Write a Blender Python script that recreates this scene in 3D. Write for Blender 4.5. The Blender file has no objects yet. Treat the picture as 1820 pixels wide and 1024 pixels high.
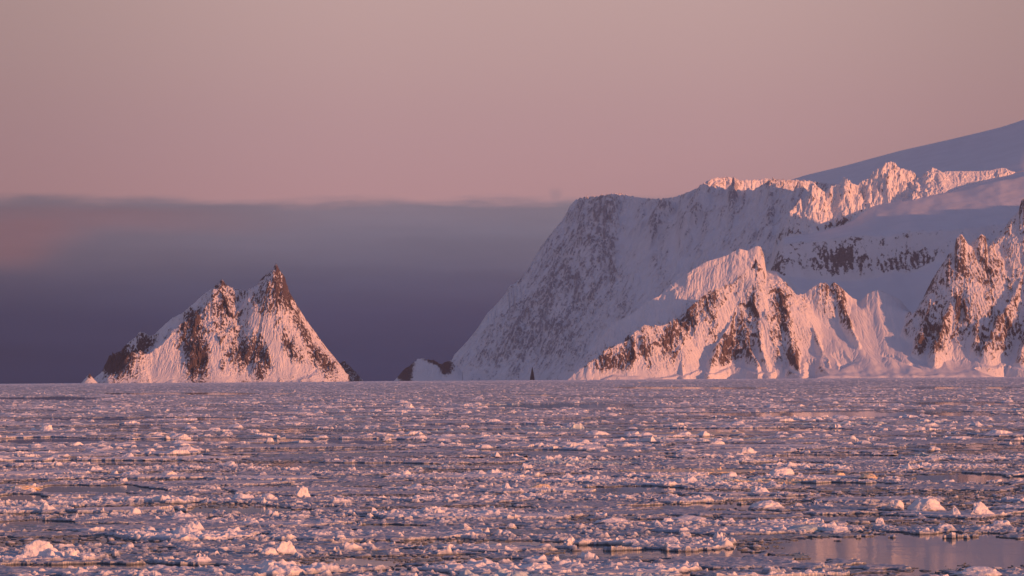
import bpy, math, random
import numpy as np
from mathutils import Matrix, Vector, Euler

random.seed(7)
RNG = np.random.default_rng(11)
F32 = np.float32
R_EARTH = 6.371e6
CAM_H = 12.0
FPX = 5161.0            # focal length in photograph pixels (1820 wide, about 20 degrees)
SUN_AZ = 57.0           # the sun stands behind the viewer's right shoulder
SUN_EL = 5.0

scene = bpy.context.scene
COL = scene.collection
def R(a): return math.radians(a)

# ------------------------------------------------------------------ camera
PITCH = math.degrees(math.atan((666 - 512) / FPX))
ROLL = -0.40
CAM_M = Matrix.Rotation(R(90 + PITCH), 3, 'X') @ Matrix.Rotation(R(ROLL), 3, 'Z')
CM = np.array(CAM_M)
cam = bpy.data.cameras.new('camera')
cam.sensor_width = 36.0
cam.lens = FPX / 1820 * 36.0
cam.clip_start = 1.0
cam.clip_end = 80000.0
camo = bpy.data.objects.new('camera', cam)
COL.objects.link(camo)
camo.matrix_world = Matrix.Translation((0, 0, CAM_H)) @ CAM_M.to_4x4()
scene.camera = camo

def ray(px, py):
    px = np.asarray(px, float); py = np.asarray(py, float)
    v = np.stack([(px - 910) / FPX, -(py - 512) / FPX, -np.ones_like(px)], -1)
    return v @ CM.T
def at(px, py, d):
    """the place seen towards a pixel of the photograph at d metres ahead"""
    r = ray(px, py)
    k = np.asarray(d, float) / r[..., 1]
    p = r * k[..., None]
    p[..., 2] += CAM_H
    return p
def to_px(x, y, z):
    v = np.stack([x, y, z - CAM_H], -1) @ CM
    return 910 + FPX * v[..., 0] / -v[..., 2], 512 - FPX * v[..., 1] / -v[..., 2]
def sea_z(x, y):
    return -(x * x + y * y) / (2 * R_EARTH)
def on_sea(px, py, h=0.0):
    """point of the sea (raised by h) seen at a pixel"""
    r = ray(px, py)
    t = (CAM_H - h) / max(1e-6, -r[2])
    for _ in range(6):
        x, y = r[0] * t, r[1] * t
        t = (CAM_H - h - sea_z(x, y)) / max(1e-6, -r[2])
    return r[0] * t, r[1] * t

# ------------------------------------------------------------------ noise
def _hash(ix, iy, seed):
    h = (ix.astype(np.int64) * 374761393 + iy.astype(np.int64) * 668265263 + seed * 1442695041) & 0xFFFFFFFF
    h = h.astype(np.uint32)
    h ^= h >> np.uint32(13); h *= np.uint32(1274126177)
    h ^= h >> np.uint32(16); h *= np.uint32(2246822519)
    h ^= h >> np.uint32(13)
    return h
def rnd(ix, iy, seed):
    return _hash(ix, iy, seed).astype(F32) / F32(4294967295.0)
def perlin(x, y, seed=0):
    x = np.asarray(x, F32); y = np.asarray(y, F32)
    fx = np.floor(x); fy = np.floor(y)
    ix = fx.astype(np.int64); iy = fy.astype(np.int64)
    x = x - fx; y = y - fy
    u = x * x * x * (x * (x * 6 - 15) + 10); v = y * y * y * (y * (y * 6 - 15) + 10)
    def g(dx, dy):
        a = rnd(ix + dx, iy + dy, seed) * F32(6.2831853)
        return np.cos(a) * (x - dx) + np.sin(a) * (y - dy)
    a = g(0, 0); b = g(1, 0); c = g(0, 1); d = g(1, 1)
    a = a + u * (b - a); c = c + u * (d - c)
    return (a + v * (c - a)) * F32(1.5)
def fbm(x, y, seed=0, octv=4, gain=0.5):
    s = 0; a = 1.0; f = 1.0
    for o in range(octv):
        s = s + a * perlin(x * f, y * f, seed + 17 * o); a *= gain; f *= 2.03
    return s
def ridged(x, y, seed=0, octv=4, gain=0.5):
    s = 0; a = 1.0; f = 1.0; t = 0
    for o in range(octv):
        s = s + a * (1 - 2 * np.abs(perlin(x * f, y * f, seed + 17 * o))); t += a; a *= gain; f *= 2.03
    return s / t
def sstep(a, b, x):
    t = np.clip((x - a) / (b - a), 0, 1)
    return t * t * (3 - 2 * t)

# ------------------------------------------------------------------ mesh making
def grid_faces(nr, nc):
    i = np.arange(nr * nc, dtype=np.int32).reshape(nr, nc)
    return np.stack([i[:-1, :-1], i[:-1, 1:], i[1:, 1:], i[1:, :-1]], -1).reshape(-1, 4)
def mesh_np(name, verts, quads, mat, smooth=False, attrs=None):
    me = bpy.data.meshes.new(name)
    nv, nf = len(verts), len(quads); k = quads.shape[1]
    me.vertices.add(nv); me.loops.add(nf * k); me.polygons.add(nf)
    me.vertices.foreach_set('co', np.ascontiguousarray(verts, F32).ravel())
    me.loops.foreach_set('vertex_index', np.ascontiguousarray(quads, np.int32).ravel())
    me.polygons.foreach_set('loop_start', np.arange(0, nf * k, k, dtype=np.int32))
    me.polygons.foreach_set('use_smooth', np.full(nf, smooth, dtype=bool))
    me.update(calc_edges=True)
    for an, av in (attrs or {}).items():
        at_ = me.attributes.new(an, 'FLOAT', 'POINT')
        at_.data.foreach_set('value', np.ascontiguousarray(av, F32).ravel())
    me.materials.append(mat)
    return me
def link(name, me, label=None, cat=None, group=None, kind=None, loc=(0, 0, 0)):
    o = bpy.data.objects.new(name, me); COL.objects.link(o); o.location = loc
    if label: o['label'] = label
    if cat: o['category'] = cat
    if group: o['group'] = group
    if kind: o['kind'] = kind
    return o
def compact(verts, quads, attrs):
    used, inv = np.unique(quads.ravel(), return_inverse=True)
    return verts[used], inv.reshape(quads.shape).astype(np.int32), {k: v[used] for k, v in attrs.items()}

# ------------------------------------------------------------------ node helpers
class NT:
    def __init__(s, tree): s.t = tree; tree.nodes.clear()
    def n(s, kind, **kw):
        nd = s.t.nodes.new(kind)
        for k, v in kw.items(): setattr(nd, k, v)
        return nd
    def put(s, sock, v):
        if hasattr(v, 'is_linked') or isinstance(v, bpy.types.NodeSocket): s.t.links.new(v, sock)
        elif v is not None: sock.default_value = v
    def math(s, op, a, b=None, c=None, clamp=False):
        nd = s.n('ShaderNodeMath', operation=op, use_clamp=clamp)
        s.put(nd.inputs[0], a)
        if b is not None: s.put(nd.inputs[1], b)
        if c is not None: s.put(nd.inputs[2], c)
        return nd.outputs[0]
    def map(s, v, a, b, c=0.0, d=1.0, smooth=True):
        nd = s.n('ShaderNodeMapRange', interpolation_type='SMOOTHSTEP' if smooth else 'LINEAR')
        s.put(nd.inputs[0], v)
        for i, q in enumerate((a, b, c, d)): s.put(nd.inputs[1 + i], q)
        return nd.outputs[0]
    def mix(s, f, a, b, mode='MIX'):
        nd = s.n('ShaderNodeMix', data_type='RGBA', blend_type=mode)
        s.put(nd.inputs[0], f); s.put(nd.inputs[6], a); s.put(nd.inputs[7], b)
        return nd.outputs[2]
    def noise(s, vec, scale, detail=3.0, rough=0.5, dist=0.0):
        nd = s.n('ShaderNodeTexNoise')
        s.put(nd.inputs['Vector'], vec); s.put(nd.inputs['Scale'], scale); s.put(nd.inputs['Detail'], detail)
        s.put(nd.inputs['Roughness'], rough); s.put(nd.inputs['Distortion'], dist)
        return nd.outputs[0]
    def mapping(s, vec, scale=(1, 1, 1), rot=(0, 0, 0), loc=(0, 0, 0)):
        nd = s.n('ShaderNodeMapping')
        s.put(nd.inputs['Vector'], vec); nd.inputs['Scale'].default_value = scale
        nd.inputs['Rotation'].default_value = rot; nd.inputs['Location'].default_value = loc
        return nd.outputs[0]
    def attr(s, name): return s.n('ShaderNodeAttribute', attribute_name=name).outputs['Fac']
    def bump(s, h, strength, dist):
        nd = s.n('ShaderNodeBump'); s.put(nd.inputs['Strength'], strength); s.put(nd.inputs['Distance'], dist)
        s.put(nd.inputs['Height'], h); return nd.outputs[0]
def lin(c):
    return tuple(((v / 255) / 12.92 if v / 255 <= 0.04045 else ((v / 255 + 0.055) / 1.055) ** 2.4) for v in c) + (1.0,)
def new_mat(name):
    m = bpy.data.materials.new(name); m.use_nodes = True
    return m, NT(m.node_tree)
def finish(nt, col, rough=0.6, normal=None, spec=0.3, **kw):
    b = nt.n('ShaderNodeBsdfPrincipled'); o = nt.n('ShaderNodeOutputMaterial')
    nt.put(b.inputs['Base Color'], col); nt.put(b.inputs['Roughness'], rough)
    nt.put(b.inputs['Specular IOR Level'], spec)
    if normal is not None: nt.put(b.inputs['Normal'], normal)
    for k, v in kw.items(): nt.put(b.inputs[k], v)
    nt.t.links.new(b.outputs[0], o.inputs[0])
    return b

# ------------------------------------------------------------------ materials
def mountain_mat(name, rock_a, rock_b, snow, fine=0.24, contrast=0.12, stretch=0.6, bumpd=2.0):
    m, nt = new_mat(name)
    P = nt.n('ShaderNodeNewGeometry').outputs['Position']
    q = nt.mapping(P, scale=(1, 1, stretch))
    n1 = nt.noise(q, fine, 6.0, 0.68, 0.4)
    n2 = nt.noise(q, fine * 0.27, 4.0, 0.6)
    nz = nt.math('ADD', nt.math('MULTIPLY', nt.math('SUBTRACT', n1, 0.5), 1.9), nt.math('MULTIPLY', nt.math('SUBTRACT', n2, 0.5), 0.7))
    v = nt.math('ADD', nt.attr('rock'), nz)
    f = nt.map(v, 0.5 - contrast, 0.5 + contrast)
    rc = nt.mix(nt.map(nt.noise(q, fine * 2.1, 4.0, 0.6), 0.35, 0.65), rock_a, rock_b)
    sc = nt.mix(nt.map(nt.noise(P, 0.012, 4.0), 0.3, 0.7), snow, tuple(c * 0.94 for c in snow[:3]) + (1,))
    col = nt.mix(f, sc, rc)
    bh = nt.math('ADD', nt.math('MULTIPLY', nt.noise(q, fine * 1.3, 6.0, 0.62), nt.map(v, 0.0, 0.6, 0.25, 1.0)), nt.math('MULTIPLY', f, 0.25))
    finish(nt, col, nt.map(f, 0, 1, 0.55, 0.85), nt.bump(bh, 0.9, bumpd), 0.2)
    return m
M_ISLAND = mountain_mat('island_rock_and_snow', (0.05, 0.041, 0.050, 1), (0.12, 0.092, 0.10, 1), (0.80, 0.79, 0.80, 1))
M_FRONT = mountain_mat('ridge_rock_and_snow', (0.065, 0.05, 0.058, 1), (0.15, 0.115, 0.12, 1), (0.80, 0.79, 0.80, 1))
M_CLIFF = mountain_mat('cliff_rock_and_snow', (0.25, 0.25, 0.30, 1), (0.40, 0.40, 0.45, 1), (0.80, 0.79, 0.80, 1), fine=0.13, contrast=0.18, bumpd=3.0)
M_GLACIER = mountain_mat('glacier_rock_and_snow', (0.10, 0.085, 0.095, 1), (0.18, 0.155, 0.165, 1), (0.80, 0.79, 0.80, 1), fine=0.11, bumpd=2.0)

def ice_mat():
    m, nt = new_mat('snowy_sea_ice')
    P = nt.n('ShaderNodeNewGeometry').outputs['Position']
    hgt = nt.attr('hgt'); tint = nt.attr('tint')
    n1 = nt.noise(P, 2.2, 5.0, 0.65)
    n0 = nt.noise(P, 0.16, 4.0, 0.6)
    snow = nt.mix(nt.map(n1, 0.3, 0.7), (0.80, 0.80, 0.82, 1), (0.70, 0.72, 0.76, 1))
    slush = nt.mix(nt.map(n1, 0.35, 0.65), (0.24, 0.29, 0.37, 1), (0.46, 0.50, 0.57, 1))
    hh = nt.math('ADD', hgt, nt.math('ADD', nt.math('MULTIPLY', nt.math('SUBTRACT', n1, 0.5), 0.16), nt.math('MULTIPLY', nt.math('SUBTRACT', n0, 0.5), 0.45)))
    c = nt.mix(nt.map(hh, 0.14, 0.36), slush, snow)
    wet = nt.map(nt.math('ADD', hgt, nt.math('MULTIPLY', nt.math('SUBTRACT', n1, 0.5), 0.10)), 0.12, 0.03)
    c = nt.mix(nt.math('MULTIPLY', wet, 0.9), c, (0.09, 0.11, 0.14, 1))
    c = nt.mix(nt.map(tint, 0.90, 0.97), c, (0.72, 0.60, 0.42, 1))
    c = nt.mix(nt.map(tint, 0.13, 0.03), c, (0.42, 0.55, 0.62, 1))
    b = nt.bump(nt.noise(P, 3.5, 6.0, 0.7), 0.7, 0.12)
    finish(nt, c, nt.map(wet, 0, 1, 0.6, 0.25), b, 0.3)
    return m
M_ICE = ice_mat()

def water_mat():
    m, nt = new_mat('sea_water')
    P = nt.n('ShaderNodeNewGeometry').outputs['Position']
    q = nt.mapping(P, scale=(1.0, 0.55, 1))
    h = nt.math('ADD', nt.noise(q, 0.9, 3.0, 0.5), nt.math('MULTIPLY', nt.noise(q, 0.12, 2.0, 0.5), 2.5))
    finish(nt, (0.012, 0.02, 0.026, 1), 0.06, nt.bump(h, 0.08, 0.10), 0.5, IOR=1.333)
    return m
M_WATER = water_mat()

# ------------------------------------------------------------------ sea
def build_sea():
    rr = np.concatenate([np.arange(20, 400, 20.), np.arange(400, 2000, 80.), np.arange(2000, 18001, 250.)])
    th = np.linspace(R(-62), R(62), 160)
    rg, tg = np.meshgrid(rr, th, indexing='ij')
    x = rg * np.sin(tg); y = rg * np.cos(tg)
    v = np.stack([x, y, sea_z(x, y)], -1).reshape(-1, 3)
    me = mesh_np('sea', v, grid_faces(len(rr), len(th))[:, ::-1], M_WATER, True)
    link('sea', me, 'dark calm sea water showing in the leads between the ice', 'sea', kind='structure')
build_sea()

# ------------------------------------------------------------------ mountains
def poly(*pts):
    a = np.array(pts, float)
    return at(a[:, 0], a[:, 1], a[:, 2])
def dense(P, n):
    """a polyline resampled with a rounded course"""
    s = np.r_[0, np.cumsum(np.linalg.norm(np.diff(P[:, :2], axis=0), axis=1) + 1e-6)]
    t = np.linspace(0, s[-1], n)
    return np.stack([np.interp(t, s, P[:, k]) for k in range(3)], -1)
def ridge_height(X, Y, ridges):
    H = np.full(X.shape, -200.0, F32)
    for P, slope, curve in ridges:
        for a, b in zip(P[:-1], P[1:]):
            d = b - a; L2 = d[0] ** 2 + d[1] ** 2 + 1e-9
            reach = (max(a[2], b[2]) + 60) / slope * 1.6 + 60
            x0, x1 = min(a[0], b[0]) - reach, max(a[0], b[0]) + reach
            y0, y1 = min(a[1], b[1]) - reach, max(a[1], b[1]) + reach
            c0, c1 = np.searchsorted(X[0], [x0, x1]); r0, r1 = np.searchsorted(Y[:, 0], [y0, y1])
            if c1 <= c0 or r1 <= r0: continue
            sx = X[r0:r1, c0:c1]; sy = Y[r0:r1, c0:c1]
            t = np.clip(((sx - a[0]) * d[0] + (sy - a[1]) * d[1]) / L2, 0, 1)
            dd = np.hypot(sx - (a[0] + t * d[0]), sy - (a[1] + t * d[1]))
            h = a[2] + t * d[2] - slope * dd * (1 - curve * np.clip(dd / 400, 0, 1))
            H[r0:r1, c0:c1] = np.maximum(H[r0:r1, c0:c1], h)
    return H
def blur(a, n=1):
    for _ in range(n):
        p = np.pad(a, 1, mode='edge')
        a = (p[:-2, 1:-1] + p[2:, 1:-1] + p[1:-1, :-2] + p[1:-1, 2:] + 4 * p[1:-1, 1:-1]) / 8
    return a
def erode(H, dx, drops=20000, steps=60, batches=4, rate=0.30, seed=3, inertia=0.25):
    rng = np.random.default_rng(seed)
    H = H.astype(np.float64).copy(); nr, nc = H.shape
    for b in range(batches):
        px = rng.uniform(2, nc - 3, drops); py = rng.uniform(2, nr - 3, drops)
        ok0 = H[py.astype(int), px.astype(int)] > 5
        px, py = px[ok0], py[ok0]
        vx = np.zeros_like(px); vy = np.zeros_like(px); sed = np.zeros_like(px); w = np.ones_like(px); sp = np.ones_like(px)
        for s in range(steps):
            ix = px.astype(int); iy = py.astype(int); fx = px - ix; fy = py - iy
            h00 = H[iy, ix]; h10 = H[iy, ix + 1]; h01 = H[iy + 1, ix]; h11 = H[iy + 1, ix + 1]
            gx = ((h10 - h00) * (1 - fy) + (h11 - h01) * fy) / dx; gy = ((h01 - h00) * (1 - fx) + (h11 - h10) * fx) / dx
            h = (h00 * (1 - fx) + h10 * fx) * (1 - fy) + (h01 * (1 - fx) + h11 * fx) * fy
            vx = vx * inertia - gx * (1 - inertia); vy = vy * inertia - gy * (1 - inertia)
            l = np.hypot(vx, vy) + 1e-9; vx /= l; vy /= l
            nx = np.clip(px + vx, 1, nc - 3); ny = np.clip(py + vy, 1, nr - 3)
            jx = nx.astype(int); jy = ny.astype(int); ux = nx - jx; uy = ny - jy
            h2 = (H[jy, jx] * (1 - ux) + H[jy, jx + 1] * ux) * (1 - uy) + (H[jy + 1, jx] * (1 - ux) + H[jy + 1, jx + 1] * ux) * uy
            dh = h2 - h
            cap = np.maximum(-dh, 0.02) * sp * w * 1.6
            dep = np.where(dh > 0, np.minimum(dh, sed), np.where(sed > cap, (sed - cap) * 0.25, -np.minimum((cap - sed) * rate, np.maximum(-dh, 0))))
            sed -= dep
            D = np.zeros(nr * nc)
            for oy, ox, wt in ((0, 0, (1 - fx) * (1 - fy)), (0, 1, fx * (1 - fy)), (1, 0, (1 - fx) * fy), (1, 1, fx * fy)):
                D += np.bincount((iy + oy) * nc + ix + ox, dep * wt, nr * nc)
            H += np.clip(D.reshape(nr, nc), -0.12 * dx, 0.05 * dx)
            sp = np.sqrt(np.clip(sp * sp - dh * 0.4, 0.05, 12)); w *= 0.985
            px, py = nx, ny
    return H.astype(F32)
def fit_skyline(X, Y, Z, pts, lo=0.3, hi=0.95, smooth=1.0):
    """lower or raise the crest so that the outline against the sky has the mountain's own profile"""
    pts = np.array(sorted(pts), float)
    for it in range(2):
        px, py = to_px(X, Y, Z)
        b = np.clip((px / 1.2).astype(int) + 100, 0, 2999)
        d = np.hypot(X, Y)
        top = np.full(3000, 1e9); np.minimum.at(top, b.ravel(), py.ravel())
        cx = (np.arange(3000) - 100 + 0.5) * 1.2
        tgt = np.interp(cx, pts[:, 0], pts[:, 1])
        base = 673 - 0.007 * (cx - 910)
        ok = (top < 1e8) & (cx >= pts[0, 0]) & (cx <= pts[-1, 0])
        rat = np.where(ok, np.clip((base - tgt) / np.maximum(base - top, 4), 0.02, 2.2), 1.0)
        if smooth:
            k = np.exp(-0.5 * (np.arange(-6, 7) / smooth) ** 2); k /= k.sum()
            rat = np.convolve(np.pad(rat, 6, mode='edge'), k, 'valid')
        r = np.interp(px, cx, rat).astype(F32)
        colmax = np.interp(px, cx, np.where(ok, np.maximum(base - top, 4), 1e3))
        frac = np.clip((base[0] - 0.007 * (px - cx[0]) - py) / colmax, 0, 1)
        Z = np.where(r < 0.06, np.minimum(Z, -25), np.where(Z > 0, Z * (1 + (r - 1) * sstep(lo, hi, frac)), Z))
    return Z.astype(F32)
def slope_of(Z, dx):
    gy, gx = np.gradient(Z, dx)
    return np.hypot(gx, gy)
def lap_of(Z, dx):
    p = np.pad(Z, 1, mode='edge')
    return (p[:-2, 1:-1] + p[2:, 1:-1] + p[1:-1, :-2] + p[1:-1, 2:] - 4 * p[1:-1, 1:-1]) / dx ** 2
def keep_shore(H0, H1):
    w = sstep(4, 45, H0)
    return (H0 * (1 - w) + H1 * w).astype(F32)
def facets(x, y, seed):
    """broken rock: every cell is a tilted plane of its own, with a step where two meet"""
    gx = np.floor(x).astype(np.int64); gy = np.floor(y).astype(np.int64)
    best = np.full(x.shape, 1e9, F32); out = np.zeros(x.shape, F32)
    for oy in (-1, 0, 1):
        for ox in (-1, 0, 1):
            ix = gx + ox; iy = gy + oy
            dx = x - (ix + rnd(ix, iy, seed)); dy = y - (iy + rnd(ix, iy, seed + 1))
            d = dx * dx + dy * dy
            v = (rnd(ix, iy, seed + 2) - 0.5) * 1.2 + dx * (rnd(ix, iy, seed + 3) - 0.5) * 2.4 + dy * (rnd(ix, iy, seed + 4) - 0.5) * 2.0
            m = d < best
            best = np.where(m, d, best); out = np.where(m, v, out)
    return out.astype(F32)
def crags(X, Y, c, seed, k=1.0, amp=1.0):
    wx = X + 6 * k * fbm(X / (24 * k), Y / (24 * k), seed + 1, 3); wy = Y + 6 * k * fbm(X / (24 * k), Y / (24 * k), seed + 2, 3)
    return k * amp * c * (9.0 * facets(wx / (62 * k), wy / (95 * k), seed + 7) + 7.5 * facets(wx / (30 * k), wy / (52 * k), seed + 3) + 5.0 * facets(wx / (14 * k), wy / (22 * k), seed + 4) + 2.8 * facets(wx / (6.5 * k), wy / (9 * k), seed + 5) + 3.0 * ridged(wx / (18 * k), wy / (30 * k), seed + 6, 3) - 2)
def spots(px, py, lst):
    s = np.zeros(px.shape, F32)
    for (cx, cy, rx, ry, k, *tilt) in lst:
        t = R(tilt[0]) if tilt else 0.0
        u = (px - cx) * math.cos(t) + (py - cy) * math.sin(t); v = -(px - cx) * math.sin(t) + (py - cy) * math.cos(t)
        s += k * np.exp(-((u / rx) ** 2 + (v / ry) ** 2) ** 1.5).astype(F32)
    return s
def terrain(name, X, Y, Z, rock, mat, label, cat='mountain', low=-14.0, smooth=False):
    keep = Z > low
    ctr = np.array([X.mean(), Y.mean(), 0.0])
    v = np.stack([X - ctr[0], Y - ctr[1], Z], -1).reshape(-1, 3)
    f = grid_faces(*X.shape)
    f = f[keep.ravel()[f].any(1)]
    v, f, at_ = compact(v, f, {'rock': rock.ravel()})
    return link(name, mesh_np(name, v, f, mat, smooth, at_), label, cat, kind='structure', loc=tuple(ctr))
def field(x0, x1, y0, y1, dx):
    X, Y = np.meshgrid(np.arange(x0, x1, dx), np.arange(y0, y1, dx))
    return X.astype(F32), Y.astype(F32)
def X_at(px, d): return (px - 910) * d / FPX

# ---- the pointed island on the left
def z1(*p): return [(120 + a * 0.3187, 440 + b * 0.3187) for a, b in p]
def build_island():
    dx = 2.0
    X, Y = field(X_at(120, 9500), X_at(680, 9500), 9040, 9860, dx)
    sky = z1((75, 748), (105, 722), (125, 703), (140, 735), (190, 695), (215, 640), (235, 600), (300, 575), (315, 550), (350, 520), (385, 495), (400, 470), (430, 475), (455, 490), (480, 488),
             (530, 440), (580, 395), (640, 365), (700, 315), (760, 260), (810, 225), (850, 190), (862, 176), (880, 200), (905, 220), (935, 228), (950, 232), (960, 238), (967, 230), (976, 243), (988, 229), (998, 244), (1012, 232), (1030, 226),
             (1060, 208), (1075, 180), (1100, 155), (1140, 130), (1155, 100), (1163, 84), (1172, 105), (1185, 130), (1210, 160), (1225, 210), (1245, 260), (1280, 320), (1330, 400), (1380, 470), (1430, 540), (1480, 600),
             (1520, 650), (1560, 710), (1580, 745))
    cd = np.interp([p[0] for p in sky], [140, 200, 260, 395, 440, 491, 560, 625], [9330, 9400, 9470, 9500, 9500, 9480, 9440, 9380])
    crest = poly(*[(p[0], p[1] + 2, d) for p, d in zip(sky, cd)])
    sp = []
    def spur(pts, slope=1.15, curve=0.15):
        P = poly(*[(120 + a * 0.3187, 440 + b * 0.3187, d) for a, b, d in pts]); sp.append((dense(P, len(P) * 2), slope, curve))
    spur([(862, 185, 9495), (820, 265, 9450), (768, 325, 9410), (735, 370, 9385), (660, 410, 9360), (590, 465, 9330), (530, 545, 9290), (460, 595, 9260), (400, 580, 9255), (340, 610, 9240), (300, 660, 9220), (270, 740, 9190)], 1.0, 0.1)
    spur([(735, 370, 9385), (705, 400, 9350), (700, 470, 9310), (715, 560, 9270), (735, 650, 9225), (755, 742, 9180)], 1.9, 0.1)
    spur([(905, 225, 9495), (890, 330, 9440), (905, 430, 9390), (930, 540, 9330), (965, 640, 9270), (990, 742, 9200)], 1.25)
    spur([(960, 240, 9492), (955, 350, 9440), (965, 440, 9400)], 1.2)
    spur([(1003, 248, 9490), (1003, 350, 9438), (1012, 450, 9390), (1020, 560, 9330)], 1.1)
    spur([(1032, 228, 9490), (1036, 330, 9440), (1040, 430, 9392)], 1.1)
    spur([(1062, 205, 9490), (1058, 300, 9440), (1060, 430, 9390), (1060, 520, 9340), (1085, 610, 9280), (1110, 742, 9200)], 1.25)
    spur([(1175, 370, 9400), (1190, 470, 9350), (1215, 560, 9310), (1270, 650, 9255), (1330, 742, 9190)], 1.25)
    spur([(1163, 95, 9480), (1210, 250, 9440), (1290, 430, 9370), (1370, 590, 9300), (1440, 742, 9200)], 1.2)
    wx = X + 9 * fbm(X / 70, Y / 70, 5, 3); wy = Y + 9 * fbm(X / 70, Y / 70, 9, 3)
    Xs, Ys = X, Y
    H = ridge_height(Xs, Ys, [(crest, 1.3, 0.1)] + sp)
    # follow the warp so that no rib stays ruler-straight
    iy = np.clip(((wy - Y[0, 0]) / dx), 0, X.shape[0] - 1).astype(int); ix = np.clip(((wx - X[0, 0]) / dx), 0, X.shape[1] - 1).astype(int)
    H = H * 0.35 + H[iy, ix] * 0.65
    sea = sea_z(X, Y)
    fan = (Y - 9165) * 0.50 + 8 * fbm(X / 60, Y / 60, 21, 3)
    side = np.minimum(X - X_at(178, 9250), X_at(612, 9250) - X) * 0.55
    body = np.where(Y < 9480, np.minimum(np.minimum(fan, side), np.maximum(H, -40) + 14), -99)
    H = np.maximum(H, body)
    sh = X + (Y - 9500) * -0.35
    amp = np.clip(H / 60, 0, 1)
    px, py = to_px(X, Y, H)
    def S1(a, b, rx, ry, k, t=0): return (120 + a * 0.3187, 440 + b * 0.3187, rx * 0.3187, ry * 0.3187, k, t)
    SP = spots(px, py, [
        S1(720, 640, 75, 140, 0.75, 0), S1(700, 430, 55, 90, 0.45), S1(300, 660, 95, 90, 0.65), S1(430, 540, 60, 30, 0.5, -30), S1(250, 640, 50, 60, 0.4),
        S1(1180, 200, 70, 110, 0.45), S1(955, 430, 30, 110, 0.15), S1(970, 600, 85, 110, 0.35), S1(1090, 580, 45, 110, 0.4, -12), S1(1230, 560, 40, 80, 0.45, -20),
        S1(1075, 705, 22, 50, 0.7), S1(860, 665, 18, 45, 0.6), S1(1330, 440, 45, 170, 0.5, -28), S1(1440, 640, 45, 110, 0.42, -28), S1(840, 300, 70, 120, 0.3),
        S1(1010, 370, 50, 90, -0.35, -20), S1(1170, 560, 55, 130, -0.55, -25), S1(1090, 430, 55, 60, -0.4, -25), S1(540, 640, 95, 110, -0.45), S1(830, 620, 40, 140, -0.4, -10),
        S1(1290, 680, 80, 40, -0.3), S1(700, 300, 120, 60, -0.5, -40), S1(560, 440, 90, 40, -0.5, -38), S1(1260, 470, 40, 90, -0.25, -25)])
    crag = amp * np.clip(0.36 + 0.9 * SP + 0.35 * fbm(X / 45, Y / 60, 27, 2), 0.06, 1.2)
    sw = sh + 14 * fbm(X / 60, Y / 80, 28, 3)
    H = H + crag * (6 * ridged(sw / 44, Y / 120, 31, 4) - 3)
    H = keep_shore(H, erode(H, dx, 14000, 50, 2, 0.25, 3))
    H = H + crags(X, Y, crag, 41, 0.9, 1.7)
    H = fit_skyline(X, Y, H, [(100, 700)] + sky + [(596 + 40, 700), (720, 700)], 0.3, 0.95, 1.3)
    H = np.where(H < sea + 0.3, np.minimum(H, sea - 2), H)
    px, py = to_px(X, Y, H)
    S = slope_of(H, dx); Lp = lap_of(blur(H, 3), dx)
    rock = 0.10 + 0.55 * sstep(0.9, 2.6, S) - 4.0 * np.clip(Lp, -0.05, 0.05) + 0.20 * fbm(X / 40, H / 90, 61, 3)
    rock = rock + 0.75 * SP
    terrain('mountain', X, Y, H, rock, M_ISLAND, 'steep twin-peaked rocky island rising from the sea ice on the left')
build_island()

# ---- the sunlit front ridge on the right: pyramid, pillar and towers
FRONT_SPOTS = [
        (1100, 640, 40, 24, 0.28, -25), (1120, 620, 10, 30, 0.3), (1148, 615, 9, 35, 0.3, -8), (1080, 655, 22, 22, 0.4), (1195, 600, 16, 50, 0.45, 6), (1248, 540, 40, 22, 0.26, -30), (1225, 575, 16, 35, 0.45), (1338, 470, 6, 6, 0.7), (1300, 620, 28, 40, 0.55, 20),
        (1330, 580, 26, 60, 0.25, 10), (1388, 550, 20, 60, 0.35, 8), (1405, 645, 30, 26, 0.75), (1470, 645, 18, 20, 0.6, 40), (1425, 600, 30, 45, 0.1), (1480, 520, 28, 20, 0.4), (1510, 560, 20, 35, 0.35, -30), (1565, 545, 35, 35, 0.3),
        (1665, 520, 32, 55, 0.2, 30), (1690, 480, 26, 45, 0.12), (1655, 600, 30, 30, 0.45), (1712, 560, 16, 40, 0.3), (1760, 500, 14, 45, 0.2), (1790, 590, 30, 24, 0.25), (1720, 432, 30, 18, -0.3),
        (1360, 600, 10, 90, -0.5, -4), (1450, 590, 30, 60, -0.35, -35), (1540, 620, 70, 35, -0.5), (1700, 640, 60, 20, -0.4), (1280, 480, 60, 25, -0.3), (1290, 570, 14, 60, -0.4, 25), (1232, 620, 22, 50, -0.4)]
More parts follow.
